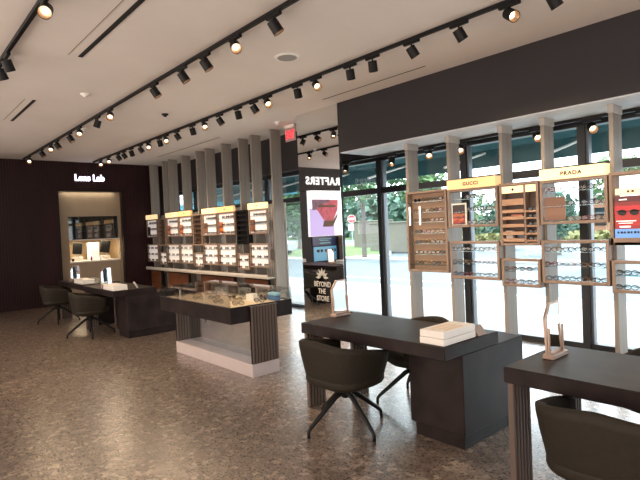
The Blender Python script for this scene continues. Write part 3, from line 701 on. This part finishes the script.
def desk_mirror(x, y, z, label, w=.235, h=.325):
    """mirror faces +x; chamfered upper corner"""
    t = thing('desk_mirror', (x, y, z), label, 'mirror')
    obj('base', MB().rbox(x-.02, x+.05, y-.005, y+w+.005, z+.0008, z+.03, .004), 'rose', t)
    pl = [(0, .03), (w, .03), (w, h), (.07, h), (0, h-.085)]
    cx, cz = w/2, h/2
    inn = [(cx+(a-cx)*.80, cz+.005+(b_-cz)*.90) for a, b_ in pl]
    P = lambda a, b_, c: (x+c-.10*(b_-.03)*.55, y+a, z+b_)
    obj('mirror_frame', MB().prism(pl, .014, P), 'rose', t)
    obj('mirror_glass', MB().prism(inn, .003, lambda a, b_, c: P(a, b_, c+.014)), 'mirror', t)
    for yy in (0, w-.014): obj('upright', MB().rbox(x+.014, x+.026, y+yy, y+yy+.014, z+.028, z+.19, .002), 'rose', t)
    return t
desk_mirror(-3.62, 3.27, .785, 'small bronze framed mirror standing on the left end of the centre desk', .2, .345)
desk_mirror(-1.45, 3.05, .785, 'chamfered bronze framed mirror on the desk at the right edge', .20, .335)
desk_mirror(-8.95, 2.84, .785, 'small framed mirror shining white on the nearer far desk', .2, .34)
desk_mirror(-10.95, 2.90, .785, 'small framed mirror shining white on the farthest desk', .2, .31)
tag(obj('white_phone_stand', MB().rbox(-.03, .03, -.006, .006, 0, .12, .004, Matrix.Translation((-8.25, 3.2, .79)) @ Matrix.Rotation(.5, 4, 'X')), 'white'), 'small tilted white card stand at the right end of the nearer far desk', 'card stand')

# ================================================================ CHAIRS
def make_chair(leather='leather'):
    t = thing('tub_chair', (0, 0, 0), '', 'chair', None); del t['_o']
    n = 34; open_a = math.radians(52)       # opening towards +y (front)
    def plan(a, k): # superellipse plan radius
        rx, ry = .335*k, .31*k
        ca, sa = math.cos(a), math.sin(a); p = 3.3
        rr = (abs(ca/rx)**p + abs(sa/ry)**p)**(-1/p)
        return rr*ca, rr*sa
    levels = [(.365, .62), (.375, .76), (.40, .84), (.50, .90), (.60, .95), (.70, .99), (.75, 1.0)]
    th = .045
    b = MB(); a0 = PI/2+open_a; a1 = PI/2-open_a+2*PI
    outer, inner = [], []
    for (z, k) in levels:
        ro, ri = [], []
        for i in range(n+1):
            a = a0+(a1-a0)*i/n
            fr_ = abs(i/n-.5)*2                       # 0 at back, 1 at arm tips
            zz = z - (.115*fr_**1.35)*max(0, (z-.45)/.30)
            x, y = plan(a, k); ro.append((x, y, zz)); x, y = plan(a, max(.1, k-th/.32)); ri.append((x, y, max(zz, .40)))
        outer.append(ro); inner.append(ri)
    def strip(A, B):
        for i in range(len(A)-1): b.quad(A[i], A[i+1], B[i+1], B[i])
    base = len(levels)
    idx = {}
    V = []; F = []
    def add(ring): s = len(V); V.extend(ring); return s
    so = [add(r_) for r_ in outer]
    topmid = add([((o[0]+i_[0])/2, (o[1]+i_[1])/2, o[2]+.012) for o, i_ in zip(outer[-1], inner[-1])])
    si = [add(r_) for r_ in reversed(inner)]
    seq = so+[topmid]+si
    m = n+1
    for q in range(len(seq)-1):
        for i in range(n): F.append((seq[q]+i, seq[q]+i+1, seq[q+1]+i+1, seq[q+1]+i))
    # arm ends
    for e in (0, n): F.append(tuple(s+e for s in seq))
    sh = MB(); sh.v = V; sh.f = F
    # underside disc
    k0 = len(sh.v); ring = [plan(2*PI*i/40, .56) for i in range(40)]; ring2 = [plan(2*PI*i/40, .80) for i in range(40)]
    sh.v += [(x, y, .36) for x, y in ring] + [(x, y, .395) for x, y in ring2]
    sh.f.append(tuple(k0+i for i in range(40)))
    for i in range(40): j = (i+1) % 40; sh.f.append((k0+i, k0+j, k0+40+j, k0+40+i))
    obj('shell', sh, leather, t, True)
    c = MB(); L = []
    for (z, k) in ((.39, .84), (.41, .875), (.45, .875), (.468, .84), (.475, .6), (.477, .2)):
        L.append([plan(2*PI*i/36, k) + (z,) for i in range(36)])
    for ring in L: c.v += ring
    for q in range(len(L)-1):
        for i in range(36): j = (i+1) % 36; c.f.append((q*36+i, q*36+j, q*36+36+j, q*36+36+i))
    c.f.append(tuple(range(35, -1, -1))); c.f.append(tuple((len(L)-1)*36+i for i in range(36)))
    obj('seat_cushion', c, leather, t, True)
    obj('swivel_hub', MB().cyl((0, 0, .29), (0, 0, .365), .045, .07, 16).cyl((0, 0, .25), (0, 0, .29), .03, .045, 16), 'black', t)
    for k in range(4):
        a = PI/2*k + math.radians(-8); d = Vector((math.cos(a), math.sin(a), 0))
        pts = [d*.02+Vector((0, 0, .30)), d*.09+Vector((0, 0, .275)), d*.26+Vector((0, 0, .14)), d*.345+Vector((0, 0, .072)), d*.362+Vector((0, 0, .05)), d*.365+Vector((0, 0, .001))]
        obj('leg', MB().tube(pts, [.024, .022, .018, .015, .014, .013], 10), 'black', t, True)
    return t
CH = make_chair(); CH.location = (-3.035, 2.85, 0); CH.rotation_euler = (0, 0, math.radians(-1)); CH['label'] = 'olive-grey tub chair with black splayed legs in front of the centre desk'
for loc, rz, lab in (((-3.0, 3.72, 0), 150, 'olive-grey tub chair on the window side of the centre desk'),
                     ((-.95, 2.70, 0), 4, 'large olive-grey tub chair cut off at the bottom right corner of the frame'),
                     ((-.98, 3.80, 0), 160, 'olive-grey tub chair on the window side of the right desk, cut by the frame'),
                     ((-9.0, 2.67, 0), -6, 'grey-brown tub chair in front of the nearer of the two far desks'),
                     ((-11.0, 2.67, 0), -8, 'grey-brown tub chair farthest to the left, in front of the farthest desk'),
                     ((-8.55, 4.15, 0), 165, 'grey tub chair on the window side of the nearer far desk')):
    copy_tree(CH, loc, math.radians(rz), lab)
for o in list(COL.objects):
    if o.get('category') == 'chair': o['group'] = 'tub chairs at the desks'

# ================================================================ GLASS SHOWCASE TABLE
sc_ = thing('showcase_table', (-5.73, 3.3, 0), 'dark showcase table with glass top, fluted ends and pale plinth', 'showcase')
TX0, TX1, TY0, TY1 = -6.64, -4.83, 2.875, 3.72
obj('plinth', MB().rbox(-6.72, -4.80, 3.11, 3.48, 0, .15, .003), 'plinth_f', sc_)
b = MB().box(TX0, TX1, TY0, TY0+.03, .63, .81).box(TX0, TX1, TY1-.03, TY1, .63, .81).box(TX0, TX0+.03, TY0+.03, TY1-.03, .63, .81).box(TX1-.03, TX1, TY0+.03, TY1-.03, .63, .81).box(TX0+.03, TX1-.03, TY0+.03, TY1-.03, .63, .66)
obj('table_box', b, 'desk', sc_)
obj('display_deck', MB().box(TX0+.03, TX1-.03, TY0+.03, TY1-.03, .78, .80), 'felt', sc_)
for (x0, x1) in ((-4.828, -4.80), (-6.72, -6.69)):
    e = obj('end_panel', MB().box(x0, x1, 3.115, 3.475, .15, .796 if x0 > -5 else .63), 'slatdark', sc_)
    s = MB()
    for k in range(9): s.rbox(x0-.004, x1+.012, 3.115+k*.0405, 3.115+k*.0405+.024, .151, .79 if x0 > -5 else .629, .003)
    obj('end_fluting', s, 'slat', e)
obj('end_panel_rim', MB().rbox(-4.828, -4.79, 3.11, 3.48, .79, .80, .002), 'slat', sc_)
obj('glass_fin', MB().box(-6.69, -4.83, 3.295, 3.303, .15, .63), 'glassc', sc_)
obj('glass_fin', MB().box(-5.80, -5.79, 3.13, 3.46, .151, .629), 'glassc', sc_)
G0, G1 = .81, .94
b = MB().box(TX0, TX1, TY0, TY0+.006, G0, G1).box(TX0, TX1, TY1-.006, TY1, G0, G1).box(TX0, TX0+.006, TY0+.006, TY1-.006, G0, G1).box(TX1-.006, TX1, TY0+.006, TY1-.006, G0, G1)
obj('glass_side', b, 'glassc', sc_)
obj('glass_lid', MB().box(TX0, TX1, TY0, TY1, G1, G1+.008), 'glassc', sc_)
for x in (-6.04, -5.43): obj('glass_joint', MB().box(x-.003, x+.003, TY0-.001, TY0+.007, G0, G1), 'finr', sc_)
# goods inside
gi = 0
for (x, y, rz, s_) in ((-6.42, 3.05, .5, False), (-6.35, 3.25, .2, False), (-6.2, 3.45, -.2, True), (-5.9, 3.05, .3, False), (-5.72, 3.18, .6, False), (-5.6, 3.35, -.3, True), (-5.35, 3.02, .1, False), (-5.30, 3.24, .5, False),
                       (-5.12, 3.5, -.4, True), (-5.0, 3.08, .3, False), (-4.98, 3.35, 0, False), (-5.5, 3.55, .2, False), (-6.0, 3.55, 0, False)):
    eyeglasses(x, y, .8005, rz+math.radians(200), ('dark sunglasses' if s_ else '%C eyeglasses') + ' in the glass showcase, %s from its back wall end' % ORD[gi], 'eyewear inside the showcase table', s_, 1.35); gi += 1
for i, (x, y, w, h) in enumerate(((-6.28, 3.38, .10, .10), (-6.10, 3.50, .20, .10), (-5.80, 3.50, .12, .09), (-5.66, 3.60, .2, .11), (-5.36, 3.60, .22, .11), (-5.20, 3.40, .16, .09), (-5.45, 3.40, .16, .10))):
    tag(obj('acrylic_riser', MB().rbox(x-w/2, x+w/2, y-.03, y+.03, .8005, .80+h, .003), 'white' if i % 2 else 'glassc'),
        ('white display block' if i % 2 else 'clear acrylic riser') + ' inside the glass showcase, %s from the back wall end' % ORD[i], 'riser', 'risers inside the showcase table')
bl = thing('blue_case', (-4.98, 3.58, .80), 'small blue eyewear case near the window-side corner of the showcase', 'case')
obj('case_body', MB().rbox(-5.08, -4.90, 3.54, 3.62, .8005, .86, .012), mat('blue_case_shell', (.03, .12, .3), .3, var=.2), bl)
obj('case_lid', MB().rbox(-5.08, -4.90, 3.54, 3.62, .861, .895, .012), mat('light_blue_case_lid', (.25, .5, .7), .3, var=.2), bl)

# small dark stop on the floor by the window
b = MB().rbox(-4.22, -4.08, 6.33, 6.45, 0, .05, .01).cyl((-4.15, 6.39, .05), (-4.12, 6.39, .11), .03, .02, 10).rbox(-4.1, -4.02, 6.36, 6.42, 0, .035, .01)
tag(obj('floor_box', b, 'black'), 'small dark lump on the floor at the foot of the window behind the centre desk', 'door stop')

# ================================================================ LENS LAB
tag(obj('wall_lettering', text_mb('Lens Lab', .225, lambda a, b_, c: (XB+.03+c, 4.25+a, 3.10+b_), .02, .92, .008), 'purplelite'),
    'white backlit letters Lens Lab on the dark maroon wall above the alcove', 'sign')
tag(obj('upper_glass', MB().box(-14.14, -14.12, 3.745, 5.015, 1.60, 2.20), 'darkglass'), 'dark glossy glass pane in the upper half of the lit alcove', 'glass panel')
lc = thing('lab_counter', (-14.6, 4.3, 0), 'tan counter with pale top inside the lens lab alcove', 'counter')
obj('counter_top', MB().rbox(-15.0, -14.02, 3.745, 5.015, 1.0, 1.04, .004), 'white', lc)
obj('counter_front', MB().box(-14.98, -14.06, 3.745, 5.015, 0, 1.0), 'tan', lc)
ls = thing('lab_shelf', (-14.1, 4.3, 1.57), 'thin white shelf with warm light beneath, under the dark glass of the alcove', 'shelf')
obj('shelf_board', MB().box(-14.6, -14.05, 3.745, 5.015, 1.575, 1.60), 'white', ls)
area_l = bpy.data.lights.new('shelf_lamp', 'AREA'); area_l.shape = 'RECTANGLE'; area_l.size = 1.1; area_l.size_y = .3; area_l.energy = 16; area_l.color = (1, .80, .52)
ao = bpy.data.objects.new('shelf_lamp', area_l); COL.objects.link(ao); ao.parent = ls; ao.location = (-.25, 0, -.01); ao.rotation_euler = (0, 0, PI/2)
dl = thing('alcove_downlight', (-13.99, 4.27, 2.87), 'thin warm downlight strip at the head of the lit alcove', 'light')
obj('strip_housing', MB().box(-14.03, -13.95, 3.6, 4.95, 2.84, 2.87), 'sensor', dl)
la = bpy.data.lights.new('strip_lamp', 'AREA'); la.shape = 'RECTANGLE'; la.size = .06; la.size_y = 1.3; la.energy = 2; la.color = (1, .84, .62)
lao = bpy.data.objects.new('strip_lamp', la); COL.objects.link(lao); lao.parent = dl; lao.location = (0, 0, -.035)
def machine(name, y, w, z1, tilt, m, label, cat):
    t = thing(name, (-14.4, y, 1.04), label, cat)
    obj('machine_base', MB().rbox(-14.55, -14.25, y-w*.45, y+w*.45, 1.0405, 1.15, .01), 'white', t)
    obj('machine_head', MB().rbox(-.04, .04, -w*.5, w*.5, 0, z1-1.22, .01, Matrix.Translation((-14.4, y, 1.22)) @ Matrix.Rotation(tilt, 4, 'X')), m, t)
    obj('machine_neck', MB().cyl((-14.4, y, 1.15), (-14.4, y, 1.28), .03, n=10), 'finr', t)
machine('lab_monitor', 4.02, .22, 1.52, -.12, 'black', 'dark tilted monitor on the left of the alcove counter', 'monitor')
machine('edging_machine', 4.72, .24, 1.55, -.18, 'black', 'dark machine screen on the right of the alcove counter', 'machine')
tag(obj('white_cabinet_box', MB().rbox(-14.6, -14.3, 4.33, 4.56, 1.0405, 1.50, .008), 'frost_glow'), 'tall cream box between the two dark screens in the alcove', 'box')
tag(obj('small_jar', MB().cyl((-14.2, 3.86, 1.0405), (-14.2, 3.86, 1.09), .03, .03, 12).cyl((-14.2, 3.86, 1.09), (-14.2, 3.86, 1.11), .022, .022, 12), 'black'), 'small dark jar at the left end of the alcove counter', 'jar')
tag(obj('red_bottle', MB().cyl((-14.15, 4.30, 1.0405), (-14.15, 4.30, 1.12), .025, .025, 12).cyl((-14.15, 4.30, 1.12), (-14.15, 4.30, 1.15), .01, .01, 10), EYEM[5]), 'small dark red bottle in the middle of the alcove counter', 'bottle')

# ================================================================ OUTSIDE
ZG = -.06
struct('sidewalk', MB().box(-60, 30, 6.76, 10.7, ZG-.1, ZG), 'concrete')
b = MB()
for x in range(-40, 20, 3): b.box(x, x+.02, 6.8, 10.6, ZG, ZG+.002)
struct('sidewalk_joint', b, 'stucco')
struct('sidewalk_kerb', MB().box(-60, 30, 10.7, 10.86, ZG-.14, ZG+.005), 'kerb')
struct('road', MB().box(-90, 60, 10.86, 130, ZG-.25, ZG-.13), 'asphalt')
def ground(name, poly, z, m): struct(name, MB().prism(poly, .1, lambda a, b_, c: (a, b_, z+c)), m)
ground('lawn', [(-21.5, 19.2), (-20.2, 22.5), (-24, 27), (-33, 32), (-60, 44), (-60, 19)], ZG-.10, 'grass')
ground('lawn_kerb', [(-21.1, 18.9), (-19.8, 22.7), (-23.8, 27.4), (-33, 32.4), (-60, 44.5), (-60, 18.7)], ZG-.13, 'kerb')
ground('mulch_bed', [(-33, 27), (-31, 31.5), (-44, 37.5), (-46, 31)], ZG-.095, 'mulch')
ground('far_lawn', [(-80, 52), (10, 42), (40, 52), (40, 120), (-90, 120)], ZG-.12, 'grass')
struct('pavement_far', MB().box(-28, -8, 19.5, 21.0, ZG-.13, ZG-.06), 'concrete')
tag(obj('road_line', MB().box(-15, -8, 12.9, 13.05, ZG-.13, ZG-.125), 'kerb'), 'thin white painted line across the road outside', 'road line')
tag(obj('block_wall', MB().rbox(-29.3, -25.8, 29.2, 29.8, ZG-.12, 1.92, .02).rbox(-29.4, -25.7, 29.1, 29.9, 1.92, 2.0, .02), 'stucco'), 'beige block enclosure wall outside, beside the stop sign', 'wall')
tag(obj('block_wall', MB().rbox(-23.8, -18.6, 25.2, 25.8, ZG-.12, 1.72, .02).rbox(-23.9, -18.5, 25.1, 25.9, 1.72, 1.8, .02), 'stucco'), 'beige block enclosure wall outside, just left of the large brown case', 'wall')
# stop sign
ss = thing('stop_sign', (-42.4, 42.0, ZG-.13), 'red octagonal stop sign on a post across the road', 'sign')
sd = Vector((.70, -.71, 0)); sx_ = Vector((.71, .70, 0))
b = MB(); oc = [(.52*math.cos(PI/8+k*PI/4), .52*math.sin(PI/8+k*PI/4)) for k in range(8)]
SP = lambda a, b_, c: tuple(Vector((-42.4, 42.0, 2.45)) + sx_*a + Vector((0, 0, b_)) + sd*(c+.05))
obj('sign_plate', b.prism(oc, .03, SP), 'stopred', ss)
obj('sign_rim', MB().tube([SP(a*.93, b_*.93, .035) for a, b_ in oc], .018, 6, True), 'white', ss)
obj('sign_letters', text_mb('STOP', .38, lambda a, b_, c: SP(a, b_-.13, .035+c), .01, .8, .01), 'white', ss)
obj('sign_plate_lower', MB().prism([(-.42, -1.35), (.42, -1.35), (.42, -.58), (-.42, -.58)], .02, SP), 'white', ss)
obj('post', MB().cyl((-42.4, 42.0, ZG-.13), (-42.4, 42.0, 2.6), .05, n=10), 'postgrey', ss)
# awning
aw = thing('awning', (-5, 7.2, 2.7), 'teal canvas awning over the windows outside', 'awning')
obj('canvas', MB().box(-16, 6, 8.02, 8.05, 2.56, 2.86).quad((-16, 6.80, 3.55), (6, 6.80, 3.55), (6, 8.05, 2.86), (-16, 8.05, 2.86)).quad((-16, 6.80, 3.53), (-16, 8.03, 2.84), (6, 8.03, 2.84), (6, 6.80, 3.53)), 'awning', aw)
for x in (-13.2, -11.5, -9.8, -8.1, -6.4, -4.75, -3.1, -1.4, .3):
    obj('strut', MB().cyl((x, 6.80, 2.50), (x, 8.0, 2.80), .02, n=8), 'white', aw)
tq = thing('turquoise_canopy', (-20, 8.3, ZG), 'turquoise canopy on thin posts outside, seen high between the far fins', 'canopy')
obj('canopy_roof', MB().box(-34, -11.2, 8.3, 8.34, 2.0, 2.66).box(-34, -11.2, 8.34, 9.0, 2.62, 2.66), mat('turquoise_canvas', (.05, .26, .34), .7, var=.05), tq)
for x in (-33.9, -26, -19, -11.3): obj('canopy_post', MB().box(x, x+.06, 8.34, 8.40, ZG, 2.62), 'postgrey', tq)
# trees and shrubs
LEAF = {}
def crown_mb(cx, cy, cz, rx, rz_, n, s, seed):
    rd = random.Random(seed); g = MB()
    blobs = [(0, 0, 0, 1.0)] + [(rd.uniform(-.62, .62), rd.uniform(-.62, .62), rd.uniform(-.55, .6), rd.uniform(.35, .6)) for _ in range(10)]
    for _ in range(n):
        bx, by, bz, br = rd.choice(blobs); br = .62 if br == 1 else br
        d = Vector((rd.gauss(0, 1), rd.gauss(0, 1), rd.gauss(0, 1))).normalized() * br * rd.uniform(.55, 1.0)
        p = Vector((cx+(bx+d.x)*rx, cy+(by+d.y)*rx, cz+(bz+d.z)*rz_))
        a = Vector((rd.gauss(0, 1), rd.gauss(0, 1), rd.gauss(0, .7))).normalized(); c = a.orthogonal().normalized() * rd.uniform(.6, 1)
        e = s*rd.uniform(.6, 1.3)
        g.quad(p-a*e, p+c*e*.6, p+a*e, p-c*e*.6)
    return g
def tree(x, y, top, rx, cz, rz_, lm, label, n=2200, s=.2, trunk=.12):
    t = thing('leafy_tree', (x, y, ZG-.13), label, 'tree', 'trees outside the windows')
    b = MB(); b.tube([(x, y, ZG-.13), (x+.05, y, cz*.4), (x-.05, y+.05, cz), (x, y, cz+rz_*.5)], [trunk*1.3, trunk, trunk*.8, trunk*.3], 8)
    for k in range(5):
        a = k*1.3; b.tube([(x, y, cz-rz_*.45), (x+math.cos(a)*rx*.55, y+math.sin(a)*rx*.55, cz+rz_*.15*(k % 3))], [trunk*.5, trunk*.15], 6)
    obj('trunk', b, 'bark', t); obj('crown', crown_mb(x, y, cz, rx, rz_, n, s, int(abs(x*31+y*7))), lm, t)
tree(-19.8, 20.5, 6.1, 3.1, 4.6, 2.0, 'leaf', 'leafy green tree outside, right of the mirror column, with a thin trunk', 2600, .17, .11)
tree(-15.6, 20.8, 4.8, 1.3, 3.3, 1.5, 'leafl', 'light green tree outside between mirror column and brown case', 1500, .16)
tree(-25.0, 17.4, 5.6, 1.9, 3.2, 2.2, 'leafl', 'light green tree outside, seen between last far fin and mirror', 2200, .18)
tree(-21.2, 31.0, 4.3, 2.6, 2.5, 1.6, 'leafl', 'rounded tree outside showing above the large brown case', 1900, .2)
tree(-15.6, 29.0, 3.0, 1.9, 1.7, 1.2, 'leafb', 'bushy tree outside seen through the orange sign case', 1900, .2)
tree(-11.1, 25.0, 2.9, 1.3, 1.7, 1.1, 'leafb', 'small tree outside seen through the yellow sign case', 1600, .16)
tree(-5.3, 19.0, 3.7, 1.5, 2.7, 1.0, 'leafl', 'light green tree outside at the right edge', 1100, .15)
tree(-33, 26.5, 5.6, 3.0, 3.1, 2.6, 'leaf', 'dark green tree outside, farther one left of the mirror', 1700, .24)
def hedge(x, y, rx, ry, h, lm, label, n=2600, s=.3):
    rd = random.Random(int(x)); g = MB()
    for _ in range(n):
        p = Vector((x+rd.uniform(-rx, rx), y+rd.uniform(-ry, ry), ZG-.1+h*(rd.random()**.7)*(0.75+.25*math.sin(x+rd.random()*3))))
        a = Vector((rd.gauss(0, 1), rd.gauss(0, 1), rd.gauss(0, .8))).normalized(); c = a.orthogonal().normalized(); e = s*rd.uniform(.6, 1.3)
        g.quad(p-a*e, p+c*e*.7, p+a*e, p-c*e*.7)
    tag(obj('shrub_belt', g, lm), label, 'hedge', kind='stuff')
hedge(-58, 58, 16, 6, 6.4, 'leafb', 'blue-green belt of trees on the horizon behind the stop sign', 4200, .6)
hedge(-20, 51, 14, 3, 2.2, 'leafb', 'blue-green shrub belt on the horizon behind the near display cases', 3600, .36)
hedge(-15.5, 37, 14, 1.2, 1.0, 'leafy', 'yellow-green low shrubs across the road behind the display cases', 2600, .26)
# brick building behind the yellow-sign case
bd = thing('brick_building', (-12.6, 41, ZG-.1), 'orange-brown brick building outside behind the yellow sign case', 'building')
obj('wall', MB().box(-15.5, -9.0, 40, 46, ZG-.1, 2.9), 'brick', bd)
obj('roof', MB().rbox(-15.8, -8.7, 39.7, 46.3, 2.9, 3.15, .03), 'stucco', bd)
for k in range(4): obj('window', MB().box(-15+k*1.55, -14.2+k*1.55, 39.96, 40.0, .9, 2.2), 'darkglass', bd)
# parked car seen left of the mirror
ca = thing('parked_car', (-29, 20.5, ZG-.13), 'silver-blue parked car outside, low between the last fin and the mirror', 'car')
zb = .1
prof = [(-2.1, .35), (-2.15, .75), (-1.5, .88), (-.9, 1.35), (.7, 1.38), (1.35, .92), (2.1, .80), (2.15, .35)]
obj('body', MB().prism(prof, 1.7, lambda a, q, c: (-29+a, 19.6+c, q+zb-.25)), 'carp', ca)
obj('side_window', MB().prism([(-.95, .92), (-.75, 1.28), (.6, 1.3), (1.1, .94)], .02, lambda a, q, c: (-29+a, 19.585+c, q+zb-.25)), 'darkglass', ca)
for x in (-30.3, -27.7):
    for y in (19.58, 21.1): obj('wheel', MB().cyl((x, y, .16), (x, y+.2, .16), .32, n=16), 'tyre', ca)

for o in COL.objects:
    if '_o' in o: del o['_o']
print('eyewear', NE[0], 'objects', len(COL.objects))
